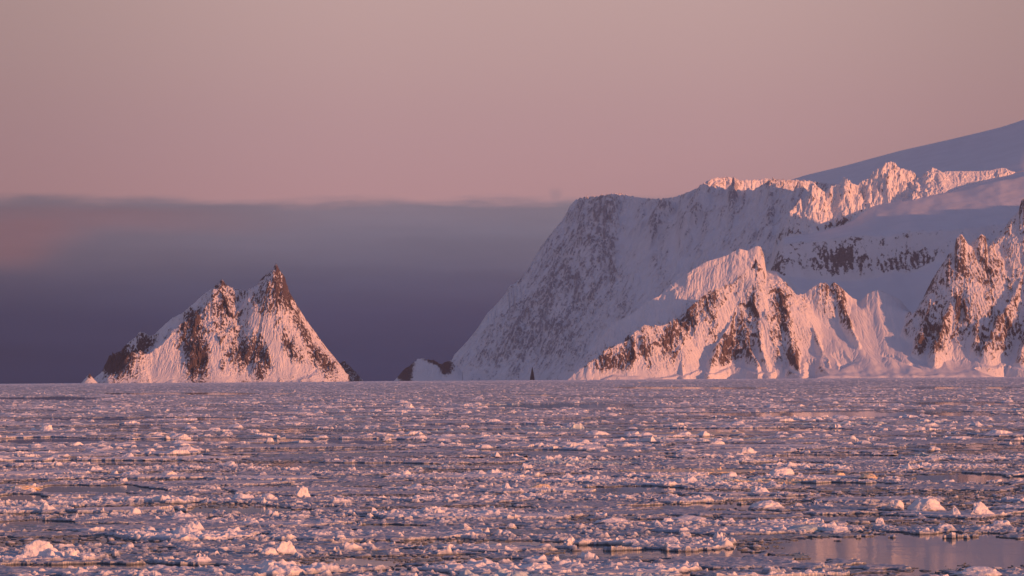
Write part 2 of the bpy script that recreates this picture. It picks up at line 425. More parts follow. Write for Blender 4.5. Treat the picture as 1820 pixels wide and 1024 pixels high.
def build_front():
    dx = 2.6
    X, Y = field(X_at(960, 9400), X_at(2190, 9700), 9090, 10420, dx)
    rd = []
    def add(pts, slope=1.2, curve=0.12):
        P = poly(*pts); rd.append((dense(P, len(P) * 2), slope, curve))
    # back crest with the broad lit snow face
    add([(985, 676, 9720), (1030, 646, 9760), (1062, 605, 9800), (1091, 572, 9840), (1123, 556, 9870), (1147, 538, 9900), (1172, 526, 9920), (1189, 509, 9940), (1215, 490, 9960), (1230, 480, 9970), (1255, 465, 9990), (1290, 455, 10000),
         (1314, 443, 10010), (1329, 446, 10010), (1346, 438, 10020), (1352, 441, 10020)], 0.95, 0.1)
    # front crest, left shoulder down to the sea
    add([(1338, 468, 9610), (1302, 503, 9560), (1286, 510, 9540), (1264, 517, 9510), (1247, 527, 9480), (1230, 541, 9450), (1222, 557, 9420), (1213, 577, 9390), (1205, 575, 9370), (1196, 564, 9350),
         (1188, 578, 9340), (1169, 579, 9320), (1147, 582, 9300), (1115, 599, 9270), (1074, 626, 9230), (1040, 646, 9200), (1010, 672, 9180)], 1.25, 0.1)
    # front crest to the right
    add([(1338, 468, 9610), (1352, 477, 9615), (1365, 480, 9620), (1382, 483, 9625), (1399, 494, 9630), (1416, 511, 9640), (1436, 516, 9650), (1458, 503, 9660), (1468, 504, 9670), (1482, 502, 9680), (1495, 511, 9690), (1514, 529, 9690),
         (1530, 536, 9690), (1541, 523, 9690), (1560, 516, 9690), (1580, 523, 9680), (1600, 533, 9660), (1615, 548, 9620), (1624, 557, 9560)], 1.15, 0.1)
    # towers
    add([(1624, 557, 9520), (1640, 531, 9560), (1657, 496, 9590), (1669, 477, 9610), (1686, 451, 9640), (1697, 448, 9645), (1700, 422, 9655), (1708, 417, 9660), (1724, 433, 9670), (1744, 417, 9680), (1753, 422, 9685), (1757, 436, 9690), (1766, 428, 9700),
         (1785, 406, 9730), (1798, 386, 9750), (1811, 377, 9770), (1813, 361, 9775), (1818, 354, 9780), (1850, 348, 9800), (1900, 310, 9820), (1960, 270, 9840), (2040, 205, 9860), (2160, 170, 9880)], 1.3, 0.1)
    add([(1699, 425, 9630), (1707, 417, 9634), (1714, 424, 9638), (1724, 434, 9644)], 1.7)
    add([(1733, 430, 9650), (1744, 417, 9655), (1753, 422, 9660)], 1.7)
    S = lambda *p: add(p, 1.6, 0.1)
    S((1196, 566, 9350), (1204, 600, 9305), (1211, 640, 9240), (1214, 672, 9170))
    S((1115, 600, 9270), (1112, 630, 9220), (1114, 672, 9165))
    S((1147, 583, 9300), (1152, 620, 9245), (1158, 672, 9175))
    S((1074, 628, 9230), (1075, 650, 9195), (1074, 672, 9165))
    S((1320, 490, 9590), (1309, 547, 9490), (1295, 580, 9410), (1277, 605, 9340), (1264, 640, 9255), (1258, 672, 9180))
    S((1286, 510, 9540), (1268, 545, 9480), (1245, 575, 9420), (1228, 600, 9370))
    S((1309, 547, 9490), (1322, 580, 9410), (1333, 610, 9340), (1345, 640, 9260), (1350, 672, 9185))
    S((1341, 475, 9600), (1338, 520, 9520), (1344, 560, 9440), (1352, 600, 9360), (1360, 640, 9265), (1366, 672, 9180))
    S((1375, 483, 9622), (1388, 523, 9540), (1396, 557, 9470), (1404, 589, 9400), (1410, 620, 9320), (1418, 650, 9230), (1422, 672, 9175))
    S((1430, 516, 9648), (1442, 576, 9490), (1456, 611, 9400), (1468, 640, 9300), (1482, 668, 9200))
    S((1482, 503, 9680), (1495, 540, 9590), (1512, 575, 9500), (1526, 612, 9400))
    S((1545, 521, 9690), (1541, 555, 9620), (1545, 585, 9560))
    S((1562, 517, 9690), (1568, 552, 9615), (1576, 590, 9540))
    S((1584, 526, 9680), (1594, 560, 9600), (1602, 590, 9530))
    S((1735, 431, 9670), (1730, 479, 9590), (1731, 517, 9520), (1733, 560, 9440), (1735, 605, 9340))
    S((1700, 424, 9655), (1698, 475, 9590), (1690, 530, 9500), (1674, 570, 9410), (1666, 610, 9330), (1660, 645, 9250))
    S((1669, 478, 9610), (1655, 530, 9540), (1640, 575, 9450), (1632, 610, 9370))
    S((1785, 408, 9730), (1769, 470, 9630), (1761, 505, 9570), (1753, 545, 9480), (1743, 598, 9370))
    S((1813, 362, 9775), (1806, 430, 9680), (1800, 480, 9590))
    S((1840, 365, 9790), (1824, 480, 9590), (1797, 530, 9480), (1772, 570, 9390), (1754, 610, 9310))
    S((1900, 312, 9820), (1872, 420, 9650), (1850, 520, 9470), (1830, 580, 9360), (1815, 625, 9270))
    S((1960, 293, 9840), (1940, 420, 9620), (1920, 540, 9420), (1900, 625, 9260))
    S((2040, 242, 9860), (2030, 420, 9600), (2010, 560, 9380), (2000, 640, 9230))
    H0 = ridge_height(X, Y, rd)
    wx = X + 11 * fbm(X / 80, Y / 80, 105, 3); wy = Y + 11 * fbm(X / 80, Y / 80, 109, 3)
    iy = np.clip(((wy - Y[0, 0]) / dx), 0, X.shape[0] - 1).astype(int); ix = np.clip(((wx - X[0, 0]) / dx), 0, X.shape[1] - 1).astype(int)
    H = H0 * 0.4 + H0[iy, ix] * 0.6
    sea = sea_z(X, Y)
    yy = Y - 9160 - 12 * fbm(X / 90, X / 300, 120, 3)
    fan = np.where(yy < 0, yy * 0.6, yy * 0.20 + np.clip(yy, 0, 700) ** 2 * 0.00062) + 5 * fbm(X / 90, Y / 120, 121, 3)
    edge = sstep(X_at(1000, 9300), X_at(1090, 9300), X)
    pxf = 910 + X * FPX / Y
    fan = np.where(Y < 9700, np.minimum(fan, np.maximum(H, -30) + 16 + 75 * np.exp(-((pxf - 1560) / 75) ** 2) + 50 * np.exp(-((pxf - 1700) / 50) ** 2)), -60)
    H = np.where(edge > 0, np.maximum(H, fan * edge - 30 * (1 - edge)), H)
    pxq = 910 + X * FPX / 9450
    amp = np.clip((H - fan) / 45, 0, 1) * np.clip(H / 40, 0, 1)
    gent = 1 - 0.65 * sstep(9750, 9850, Y) * (1 - sstep(X_at(1560, 9700), X_at(1640, 9700), X))
    px, py = to_px(X, Y, H)
    SP = spots(px, py, FRONT_SPOTS)
    crag = amp * gent * np.clip(0.34 + 0.95 * SP + 0.35 * fbm(X / 50, Y / 70, 127, 2), 0.05, 1.2)
    sw = X + 14 * fbm(X / 60, Y / 90, 128, 3)
    H = H + crag * (7 * ridged(sw / 50, Y / 140, 131, 4) - 3) + amp * (1 - gent) * 3 * ridged(sw / 40, Y / 160, 133, 3)
    H = keep_shore(H, erode(H, dx, 22000, 55, 2, 0.25, 5))
    H = H + crags(X, Y, crag, 141, 1.05, 1.7)
    H = fit_skyline(X, Y, H, [(985, 676), (1030, 646), (1062, 607), (1091, 574), (1123, 558), (1147, 538), (1172, 526), (1189, 509), (1215, 490), (1230, 480), (1255, 465), (1290, 455), (1314, 442), (1329, 446), (1338, 440), (1346, 437), (1353, 440), (1358, 455), (1361, 477), (1365, 480), (1382, 483), (1399, 494), (1416, 511), (1436, 516), (1458, 503),
        (1468, 503), (1474, 509), (1482, 501), (1495, 511), (1514, 529), (1530, 536), (1541, 523), (1560, 515), (1580, 523), (1600, 533), (1612, 548), (1624, 557), (1640, 531), (1657, 496), (1669, 477), (1680, 462), (1686, 450), (1696, 448), (1699, 424), (1708, 416), (1714, 422), (1718, 430), (1724, 433), (1734, 425), (1744, 416), (1752, 421), (1756, 440),
        (1762, 432), (1785, 406), (1798, 386), (1811, 376), (1813, 361), (1818, 354), (1850, 348), (1900, 310)], 0.72, 0.97, 0.9)
    H = np.where(H < sea + 0.3, np.minimum(H, sea - 2), H)
    px, py = to_px(X, Y, H)
    Sl = slope_of(H, dx); Lp = lap_of(blur(H, 3), dx)
    rock = 0.07 + 0.55 * sstep(0.95, 2.7, Sl) - 4.0 * np.clip(Lp, -0.05, 0.05) + 0.22 * fbm(X / 45, H / 80, 161, 3)
    rock -= 0.45 * sstep(9760, 9860, Y) * (1 - sstep(X_at(1560, 9700), X_at(1640, 9700), X))
    rock -= 0.4 * (1 - sstep(0.0, 0.35, amp))
    rock = rock + 0.55 * SP
    terrain('mountain', X, Y, H, rock, M_FRONT, 'sunlit craggy ridge with pyramid peak and towers above the shore on the right')
build_front()

# ---- the range goes on unseen beyond the right edge of the view
def build_range_end():
    dx = 14.0
    X, Y = field(2150, 5200, 9100, 11000, dx)
    P = np.array([(2200, 9850, 560), (2420, 9850, 660), (2594, 9850, 712), (2900, 9850, 750), (2990, 9850, 755), (3050, 9850, 680), (3130, 9850, 670), (3190, 9850, 745), (3301, 9850, 765), (3473, 9850, 795), (4200, 9880, 930), (4900, 9900, 900)], float)  # crest and notch shaped for the shadow and lit patch on the basin
    H = ridge_height(X, Y, [(P, 1.0, 0.1)])
    H = H + np.clip(H / 90, 0, 1) * (18 * ridged(X / 150, Y / 300, 451, 3) - 12)
    terrain('mountain', X, Y, H.astype(F32), 0.1 + 0.3 * fbm(X / 60, Y / 90, 455, 3), M_FRONT, 'unseen snowy continuation of the range beyond the right end of the craggy ridge')
build_range_end()

# ---- the big shaded cliff behind
def z2(*p): return [(680 + a * 0.3711, 320 + b * 0.3711) for a, b in p]
def build_cliff():
    dx = 3.6
    X, Y = field(X_at(740, 12200), X_at(1560, 11400), 10450, 13300, dx)
    sky = z2((318, 955), (330, 850), (390, 790), (440, 730), (500, 640), (560, 580), (610, 512), (640, 492), (680, 450), (720, 390), (760, 320), (820, 240), (870, 180), (900, 120), (925, 95), (960, 82), (1050, 75), (1110, 64), (1150, 66), (1180, 76), (1250, 87), (1330, 92), (1400, 82), (1480, 52))
    sky += [(1000 + a * 0.4296, 260 + b * 0.4296) for a, b in ((540, 182), (600, 142), (640, 130), (680, 127), (720, 132), (730, 142), (800, 139), (840, 134), (920, 139), (1000, 141), (1080, 152), (1160, 160))]
    rd = []
    def add(pts, slope, curve=0.1):
        P = poly(*pts); rd.append((dense(P, len(P) * 3), slope, curve))
    top = [p for p in sky if p[0] > 1018]
    add([(p[0], p[1] + 3 + np.interp(p[0], [1215, 1245, 1300, 1345, 1440], [0, 16, 17, 10, 6]), np.interp(p[0], [1020, 1250, 1500], [12650, 11980, 11150])) for p in top], 1.0, 0.12)
    # the fluted top steps back in two bays that catch the sun
    add([(1226, 347, 11990), (1240, 334, 12010), (1258, 322, 12030), (1275, 316, 12050), (1290, 314, 12070), (1305, 316, 12100), (1312, 320, 12130)], 1.1)
    add([(1310, 322, 11800), (1330, 320, 11815), (1345, 319, 11830), (1360, 317, 11850), (1395, 320, 11890), (1440, 321, 11940)], 1.1)
    left = [p for p in sky if p[0] <= 1025]
    add([(p[0], p[1] + 2, np.interp(p[0], [800, 900, 1025], [12250, 12450, 12650])) for p in left], 0.95, 0.1)
    add([(1040, 392, 12330), (1014, 445, 12200), (995, 500, 12080), (984, 560, 11960), (973, 620, 11830), (960, 680, 11700)], 1.0)
    add([(1077, 350, 12330), (1075, 410, 12160), (1098, 470, 11980), (1112, 510, 11880), (1105, 560, 11760), (1085, 600, 11640), (1060, 650, 11500)], 1.0)
    add([(1180, 354, 12050), (1160, 410, 11900), (1150, 470, 11760), (1155, 540, 11560)], 1.35)
    add([(1250, 328, 11900), (1225, 400, 11720), (1205, 470, 11560)], 1.35)
    add([(1310, 322, 11760), (1290, 400, 11570), (1270, 460, 11440)], 1.35)
    add([(1375, 320, 11600), (1350, 400, 11420), (1330, 450, 11320)], 1.35)
    add([(880, 600, 12180), (890, 640, 12000), (880, 680, 11850)], 1.0)
    H = ridge_height(X, Y, rd)
    wx = X + 22 * fbm(X / 130, Y / 130, 205, 3); wy = Y + 22 * fbm(X / 130, Y / 130, 209, 3)
    iy = np.clip(((wy - Y[0, 0]) / dx), 0, X.shape[0] - 1).astype(int); ix = np.clip(((wx - X[0, 0]) / dx), 0, X.shape[1] - 1).astype(int)
    H = H * 0.45 + H[iy, ix] * 0.55
    sea = sea_z(X, Y)
    # gullies run down the face, towards the left and the viewer
    c, s = math.cos(R(24)), math.sin(R(24))
    U = X * c - Y * s; V = X * s + Y * c
    amp = np.clip(H / 90, 0, 1)
    U = U + 20 * fbm(X / 110, Y / 110, 229, 3)
    px, py = to_px(X, Y, H)
    SP = spots(px, py, [(1000, 520, 70, 110, 0.42, 12), (1065, 400, 36, 75, 0.38), (905, 600, 45, 90, 0.38, 35), (980, 620, 90, 45, 0.3), (1095, 500, 16, 80, 0.3, -12), (1182, 385, 18, 60, 0.28, 8), (1230, 390, 10, 60, 0.22, 8), (1300, 370, 9, 50, 0.22, 10), (1370, 350, 9, 40, 0.2, 10),
                        (1140, 480, 26, 110, -0.45, -8), (1125, 400, 26, 60, -0.3), (1205, 430, 24, 90, -0.45), (1265, 400, 24, 70, -0.4), (1335, 365, 24, 50, -0.4), (1030, 620, 60, 25, -0.2, -20)])
    crag = amp * np.clip(0.28 + 1.3 * SP + 0.6 * fbm(X / 130, Y / 130, 227, 3), 0.07, 1.1)
    rib = ridged(U / 100, V / 520, 231, 4); rib2 = ridged(U / 34, V / 240, 235, 3)
    H = H + amp * (27 * rib + 9 * rib2 - 14)
    H = keep_shore(H, erode(H, dx, 20000, 60, 3, 0.25, 8))
    H = H + crags(X, Y, crag, 251, 1.4, 1.1)
    H = fit_skyline(X, Y, H, [(600, 700), (790, 700)] + sky, 0.4, 1.0, 2.6)
    H = np.where(H < sea + 0.3, np.minimum(H, sea - 2), H)
    px, py = to_px(X, Y, H)
    Sl = slope_of(H, dx); Lp = lap_of(blur(H, 4), dx)
    rock = -0.06 + 0.34 * sstep(0.9, 2.4, Sl) + 0.14 * rib2 + 0.10 * rib - 4.0 * np.clip(Lp, -0.05, 0.05) + 0.2 * fbm(U / 60, V / 150, 261, 3)
    rock += 0.42 * SP
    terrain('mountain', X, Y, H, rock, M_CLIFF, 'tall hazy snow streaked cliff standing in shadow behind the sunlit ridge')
build_cliff()

# ---- the jagged upper ridge and the glacier basin below it
def z6(*p): return [(1380 + a * 0.2539, 280 + b * 0.2539) for a, b in p]
def build_upper():
    dx = 3.6
    X, Y = field(X_at(1270, 10600), X_at(2250, 11400), 9980, 11900, dx)
    px_of = 910 + X * FPX / Y
    def line(pts, d):
        a = np.array(pts); h = at(a[:, 0], a[:, 1], np.full(len(a), float(d)))[:, 2]
        return np.interp(px_of, a[:, 0], h), d
    Ls = [line([(1300, 590), (1900, 590)], 10000), line([(1300, 520), (1400, 512), (1500, 520), (1560, 515), (1620, 510), (1700, 480), (1900, 470)], 10260),
          line([(1300, 505), (1405, 493), (1456, 497), (1522, 502), (1558, 494), (1588, 484), (1608, 491), (1647, 479), (1700, 450), (1850, 440)], 10360),
          line([(1300, 440), (1380, 434), (1431, 431), (1494, 423), (1537, 418), (1578, 420), (1621, 411), (1654, 411), (1705, 408), (1820, 396), (1950, 380)], 10450),
          line([(1300, 430), (1380, 424), (1431, 416), (1492, 403), (1522, 390), (1558, 370), (1598, 361), (1634, 354), (1710, 338), (1781, 321), (1900, 300)], 10900),
          line([(1300, 420), (1400, 395), (1450, 370), (1550, 345), (1650, 335), (1710, 326), (1781, 312), (1900, 290)], 11200),
          line([(1300, 500), (1450, 440), (1550, 420), (1900, 330)], 11700)]
    Z = np.full(X.shape, 0, F32)
    for (ha, da), (hb, db) in zip(Ls[:-1], Ls[1:]):
        t = np.clip((Y - da) / (db - da), 0, 1)
        m = (Y >= da) & (Y <= db)
        Z = np.where(m, ha + (hb - ha) * t, Z)
    Z = np.where(Y < Ls[0][1], Ls[0][0], np.where(Y > Ls[-1][1], Ls[-1][0], Z))
    Z = blur(Z, 6)
    sky = z6((5, 500), (30, 470), (70, 440), (90, 385), (130, 340), (165, 290), (185, 300), (215, 260), (235, 215), (262, 172), (290, 205), (330, 240), (350, 250), (375, 210), (410, 195), (440, 185), (465, 150), (485, 142), (510, 165), (540, 190), (570, 195), (600, 165), (640, 150), (665, 120), (700, 85), (740, 70), (760, 42), (800, 32), (830, 35), (855, 70), (890, 85), (920, 90), (950, 95), (985, 130), (1010, 140), (1040, 105), (1085, 70), (1130, 85), (1165, 105), (1195, 98), (1300, 96), (1420, 97), (1500, 90), (1570, 74), (1605, 76), (1640, 95), (1733, 110))
    d = lambda p: np.interp(p, [1380, 1440, 1600, 1790, 1900], [10880, 11000, 11080, 11160, 11200])
    rd = [(poly(*[(a, b + 2, d(a)) for a, b in sky if a < 1650]), 1.45, 0.1), (poly(*[(a, b + 2, d(a)) for a, b in sky if a > 1640]), 0.62, 0.0)]
    def add(*p): rd.append((dense(poly(*p), 6), 1.5, 0.1))
    for a, b in z6((165, 295), (262, 178), (350, 255), (485, 148), (600, 170), (665, 125), (800, 38), (890, 88), (950, 98), (1085, 74), (1195, 100)):
        dd = d(a); add((a, b + 3, dd), (a - 4, b + 22, dd - 45), (a - 2, b + 60, dd - 110))
    Rg = ridge_height(X, Y, rd)
    Rg = Rg + (7 - 5 * sstep(1640, 1690, 910 + X * FPX / Y)) * ridged((X + 12 * fbm(X / 50, Y / 60, 330, 3)) / 44, Y / 90, 331, 4) - 3 + crags(X, Y, 0.75 - 0.55 * sstep(1640, 1690, 910 + X * FPX / Y), 332, 1.1, 1.5)
    up = sstep(-12, 12, Rg - Z)
    Z = np.maximum(Z, Rg) 
    band = np.exp(-((Y - 10405) / 60) ** 2) * sstep(-600, 0, X - X_at(1370, 10400))
    Z = Z + band * (7 * ridged(X / 45, Y / 80, 341, 4)) + 3 * fbm(X / 160, Y / 160, 345, 3)
    Z = np.where(up > 0.5, erode(Z, dx, 9000, 40, 3, 0.22, 12), Z)
    Z = np.where(up > 0.4, fit_skyline(X, Y, Z, sky, 0.86, 0.99, 1.2), Z)
    Z = Z - 260 * sstep(1398, 1330, 910 + X * FPX / Y)
    px, py = to_px(X, Y, Z)
    Sl = slope_of(blur(Z, 1), dx); Lp = lap_of(blur(Z, 3), dx)
    rock = -0.15 + 0.30 * sstep(0.9, 1.8, Sl) - 4.0 * np.clip(Lp, -0.05, 0.05) + 0.2 * fbm(X / 45, Z / 50, 361, 3)
    rock += band * 0.22
    rock = np.where((up < 0.2) & (band < 0.1), -0.6, rock)
    rock += spots(px, py, [(1515, 455, 40, 26, 0.3), (1470, 465, 30, 22, 0.2), (1575, 478, 20, 12, 0.35), (1625, 470, 40, 18, 0.28, -12), (1545, 445, 18, 26, -0.4), (1640, 430, 50, 12, -0.3), (1480, 405, 40, 9, 0.6, -24), (1540, 385, 30, 5, 0.5, -18), (1400, 420, 30, 14, 0.35)])
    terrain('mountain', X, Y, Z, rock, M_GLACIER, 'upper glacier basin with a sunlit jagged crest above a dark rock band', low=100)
build_upper()

# ---- the smooth ice dome at the top right
def build_dome():
    dx = 14.0
    X, Y = field(X_at(1300, 12000), X_at(2300, 14000), 11500, 15300, dx)
    p = 910 + X * FPX / Y
    skyp = np.array([(1250, 365), (1380, 328), (1430, 312), (1500, 295), (1600, 268), (1680, 250), (1740, 236), (1780, 226), (1820, 213), (1900, 190), (2050, 160), (2300, 140)])
    D = 13900.0
    crest = np.interp(p, skyp[:, 0], at(skyp[:, 0], skyp[:, 1], np.full(len(skyp), D))[:, 2])
    foot = np.interp(p, [1300, 1430, 1550, 1700, 1820, 2000], [560, 660, 660, 760, 820, 860])
    t = np.clip((Y - 11600) / (D - 11600), -0.2, 2)
    Z = foot + (crest - foot) * np.where(t < 1, 1 - (1 - t) ** 1.35 * np.sign(1 - t), 1 - (t - 1) ** 2 * 1.2)
    Z = np.where(t >= 1, crest - (t - 1) ** 2 * 900, Z)
    Z = np.where(t < 0, foot + t * 400, Z)
    Z = Z + 7 * fbm(X / 600, Y / 700, 401, 3) + 42 * np.exp(-((t - 0.60 + 0.00022 * (p - 1700)) / 0.10) ** 2) * sstep(1540, 1740, p)
    Z = fit_skyline(X, Y, Z.astype(F32), [(a, b) for a, b in skyp], 0.80, 0.99, 3.0)
    terrain('mountain', X, Y, Z.astype(F32), np.full(X.shape, -0.9, F32), M_GLACIER, 'smooth pale ice dome rising to the top right corner of the range', low=300, smooth=True)
build_dome()

# ---- small islets and the stack
def small_rock(name, sky, d, depth, seed, mat, label, cat, spotlist, snow, dx=1.6, slope=1.1):
    sky = [(a, b) for a, b in sky]
    pad = 12
    X, Y = field(X_at(sky[0][0] - pad, d), X_at(sky[-1][0] + pad, d), d - depth, d + depth, dx)
    P = poly(*[(a, b + 0.6, d) for a, b in sky])
    H = ridge_height(X, Y, [(dense(P, len(P) * 2), slope, 0.1)])
    amp = np.clip(H / 20, 0, 1)
    H = H + amp * (5 * ridged(X / 22, Y / 40, seed, 4) + 2 * ridged(X / 8, Y / 12, seed + 3, 2) - 2.5)
    sea = sea_z(X, Y)
    H = np.where(H < sea + 0.3, np.minimum(H, sea - 2), H)
    px, py = to_px(X, Y, H)
    rock = snow + 0.35 * sstep(0.8, 1.6, slope_of(H, dx)) + 0.15 * fbm(X / 15, H / 20, seed + 9, 3) + spots(px, py, spotlist)
    terrain(name, X, Y, H, rock, mat, label, cat)
small_rock('islet', z2((60, 955), (80, 940), (100, 910), (150, 872), (165, 858), (182, 850), (210, 857), (240, 858), (262, 872), (280, 885), (300, 870), (330, 862), (345, 930), (350, 955)), 11400, 170, 501, M_ISLAND,
           'low shaded islet with a snow patch left of the tall cliff foot', 'islet', [(722, 655, 19, 26, 1.4), (772, 643, 22, 7, 1.1, 12), (790, 652, 12, 14, 1.0), (755, 660, 30, 18, -0.9), (795, 655, 12, 14, 0.3)], -0.1)
small_rock('islet', [(594, 676), (598, 655), (603, 644), (612, 641), (620, 648), (626, 657), (632, 666), (638, 677)], 10300, 120, 521, M_ISLAND,
           'dark small islet half hidden behind the right end of the twin-peaked island', 'islet', [], 0.5)
small_rock('sea_stack', [(942, 672), (943.5, 664), (945, 656), (946, 652), (947, 656), (948.5, 664), (950, 672)], 10900, 60, 541, M_ISLAND,
           'dark pointed sea stack standing in front of the shaded cliff', 'sea stack', [], 0.9, dx=1.0, slope=7.0)
small_rock('islet', [(148, 682), (152, 674), (156, 669), (159, 664), (161, 672), (165, 682)], 9080, 50, 561, M_ISLAND,
           'tiny sunlit rock at the left foot of the twin-peaked island', 'islet', [(158, 668, 4, 4, 0.5)], 0.1, dx=1.0)

# ------------------------------------------------------------------ pack ice
LEADS = [(1660, 979, 285, 30), (1180, 985, 200, 7), (1060, 974, 60, 5), (930, 970, 95, 6), (640, 1003, 60, 8), (200, 1009, 190, 6), (165, 870, 120, 8), (40, 888, 60, 8), (90, 782, 100, 5), (400, 783, 160, 4), (1720, 851, 110, 8),
         (1480, 863, 120, 5), (1520, 737, 330, 4.5), (1230, 690, 150, 2.2), (980, 722, 150, 4), (1120, 871, 100, 6), (640, 785, 90, 4), (1690, 690, 130, 2), (700, 936, 60, 4), (330, 700, 170, 2), (260, 745, 200, 3), (860, 756, 160, 2.5), (1330, 765, 190, 3), (180, 822, 170, 3), (620, 826, 150, 3), (1500, 812, 170, 3), (900, 802, 140, 2.5), (420, 908, 130, 5), (1250, 900, 150, 4), (60, 930, 80, 4), (90, 708, 110, 2.5), (1690, 718, 160, 3)]
def px_ground(x, y): return to_px(x, y, sea_z(x, y))
def floe_cells(x, y, S, seed, wmax=0.32):
    """nearest and second nearest floe centre (weighted, so that floes differ in size)"""
    gx = np.floor(x / S).astype(np.int64); gy = np.floor(y / S).astype(np.int64)
    d1 = np.full(x.shape, 1e9, F32); d2 = d1.copy(); cx = np.zeros(x.shape, np.int64); cy = cx.copy()
    for oy in (-1, 0, 1):
        for ox in (-1, 0, 1):
            ix = gx + ox; iy = gy + oy
            fx = (ix + 0.5 + 0.9 * (rnd(ix, iy, seed) - 0.5)) * S; fy = (iy + 0.5 + 0.9 * (rnd(ix, iy, seed + 1) - 0.5)) * S
            d = (np.hypot(x - fx, y - fy) - wmax * S * (rnd(ix, iy, seed + 2) - 0.3)).astype(F32)
            c = d < d1
            d2 = np.where(c, d1, np.minimum(d2, d)); d1 = np.where(c, d, d1)
            cx = np.where(c, ix, cx); cy = np.where(c, iy, cy)
    return d2 - d1, cx, cy
def chunks(x, y, S, seed, prob, hmin, hmax, sharp=0.35):
    """tilted angular blocks strewn over the ice: height of the block above its bed, 0 where there is none"""
    gx = np.floor(x / S).astype(np.int64); gy = np.floor(y / S).astype(np.int64)
    out = np.zeros(x.shape, F32)
    for oy in (-1, 0, 1):
        for ox in (-1, 0, 1):
            ix = gx + ox; iy = gy + oy
            r1 = rnd(ix, iy, seed + 5)
            fx = (ix + rnd(ix, iy, seed)) * S; fy = (iy + rnd(ix, iy, seed + 1)) * S
            rad = S * (0.22 + 0.34 * rnd(ix, iy, seed + 2)); an = rnd(ix, iy, seed + 3) * F32(6.283); asp = 0.55 + 0.45 * rnd(ix, iy, seed + 4)
            u = ((x - fx) * np.cos(an) + (y - fy) * np.sin(an)) / rad; v = (-(x - fx) * np.sin(an) + (y - fy) * np.cos(an)) / (rad * asp)
            q = np.maximum(np.maximum(np.abs(u), np.abs(v)), (np.abs(u) + np.abs(v)) * 0.75)
            hh = hmin + (hmax - hmin) * rnd(ix, iy, seed + 6) ** 2
            top = hh * (1 + 0.55 * (rnd(ix, iy, seed + 7) - 0.5) * u * 2 + 0.55 * (rnd(ix, iy, seed + 8) - 0.5) * v * 2)
            h = np.clip(top, 0, None) * np.clip((1 - q) / sharp, 0, 1)
            out = np.maximum(out, np.where(r1 < prob, h, 0).astype(F32))
    return out
def ice(x, y, near=True):
    px, py = px_ground(x, y)
    ln = 0.35 * fbm(px / 70, py / 6, 611, 3)
    lead = np.full(x.shape, -9.0, F32)
    for cx, cy, hw, hh in LEADS:
        lead = np.maximum(lead, (1 - np.hypot((px - cx) / hw, (py - cy) / hh)).astype(F32))
    lead = lead + ln                                         # > 0: open water
    loose = 0.5 * fbm(x / 55, y / 130, 621, 3) + 0.6 * fbm(x / 70, y / 22, 623, 3) - 0.12                       # slacker and tighter parts of the pack
    S = 8.6 if near else 14.0
    wx = x + 0.9 * fbm(x / 3.2, y / 3.2, 631, 4, 0.6); wy = y + 0.9 * fbm(x / 3.2, y / 3.2, 637, 4, 0.6)
    e, cx, cy = floe_cells(wx / 1.5, wy, S, 641)
    r = rnd(cx, cy, 651)
    gap = (0.22 + 0.9 * sstep(-0.2, 0.6, loose)) * (1 if near else 1.5)
    wet = (r < (0.13 if near else 0.17) + 0.40 * sstep(-0.1, 0.7, loose)) | (lead > 0)
    plate = np.where(wet, 0, sstep(gap, gap + 0.7, e))
    fb = 0.07 + 0.22 * rnd(cx, cy, 661) ** 2
    und = 0.07 * fbm(x / 2.2, y / 2.2, 671, 3) + 0.05 * fbm(x / 0.6, y / 0.6, 675, 2)
    marg = 1 - sstep(0.3, 1.6, e)
    dens = np.clip(0.34 + 0.55 * fbm(x / 14, y / 20, 681, 3) + 0.5 * fbm(x / 60, y / 16, 683, 3) + 0.22 * marg + 0.9 * (rnd(cx, cy, 663) - 0.55), 0.03, 0.95)
    if near:
        c = np.maximum(chunks(x, y, 2.6, 701, dens * 0.30 - 0.04, 0.10, 0.42), chunks(x, y, 1.25, 721, dens * 0.66 - 0.05, 0.06, 0.25))
        c = np.maximum(c, chunks(x, y, 0.6, 741, dens, 0.03, 0.15))
        br = np.maximum(chunks(x, y, 1.5, 761, 0.45, 0.05, 0.28), chunks(x, y, 0.7, 781, 0.5, 0.03, 0.15))
    else:
        c = np.maximum(chunks(x, y, 5.5, 701, dens * 0.35 - 0.03, 0.15, 0.7), chunks(x, y, 2.6, 721, dens * 0.7 - 0.05, 0.08, 0.40))
        br = chunks(x, y, 3.0, 761, 0.5, 0.05, 0.3)
    c = c * (1 + 0.5 * fbm(x / 0.5, y / 0.5, 791, 2)) if near else c
    h_pl = fb + und * 0.8 + c
    br = np.where(lead > -0.10, np.where((lead < 0.12) & (ln > 0.1), br * 0.6, 0), br)
    h_br = np.where(br > 0.02, br * 0.8 + 0.02 * perlin(x / .3, y / .3, 795), -0.4)
    h = np.where(plate > 0, h_pl * plate - 0.4 * (1 - plate), h_br)
    h = np.maximum(h, h_br)
    cid = np.where((plate > 0.0), (cx + 4000) * 20000 + (cy + 4000), -1)
    tint = np.where(rnd(cx, cy, 667) > 0.995, 0.95, np.where(rnd(cx, cy, 669) < 0.03, 0.06, 0.5)).astype(F32)
    return h.astype(F32), cid, tint

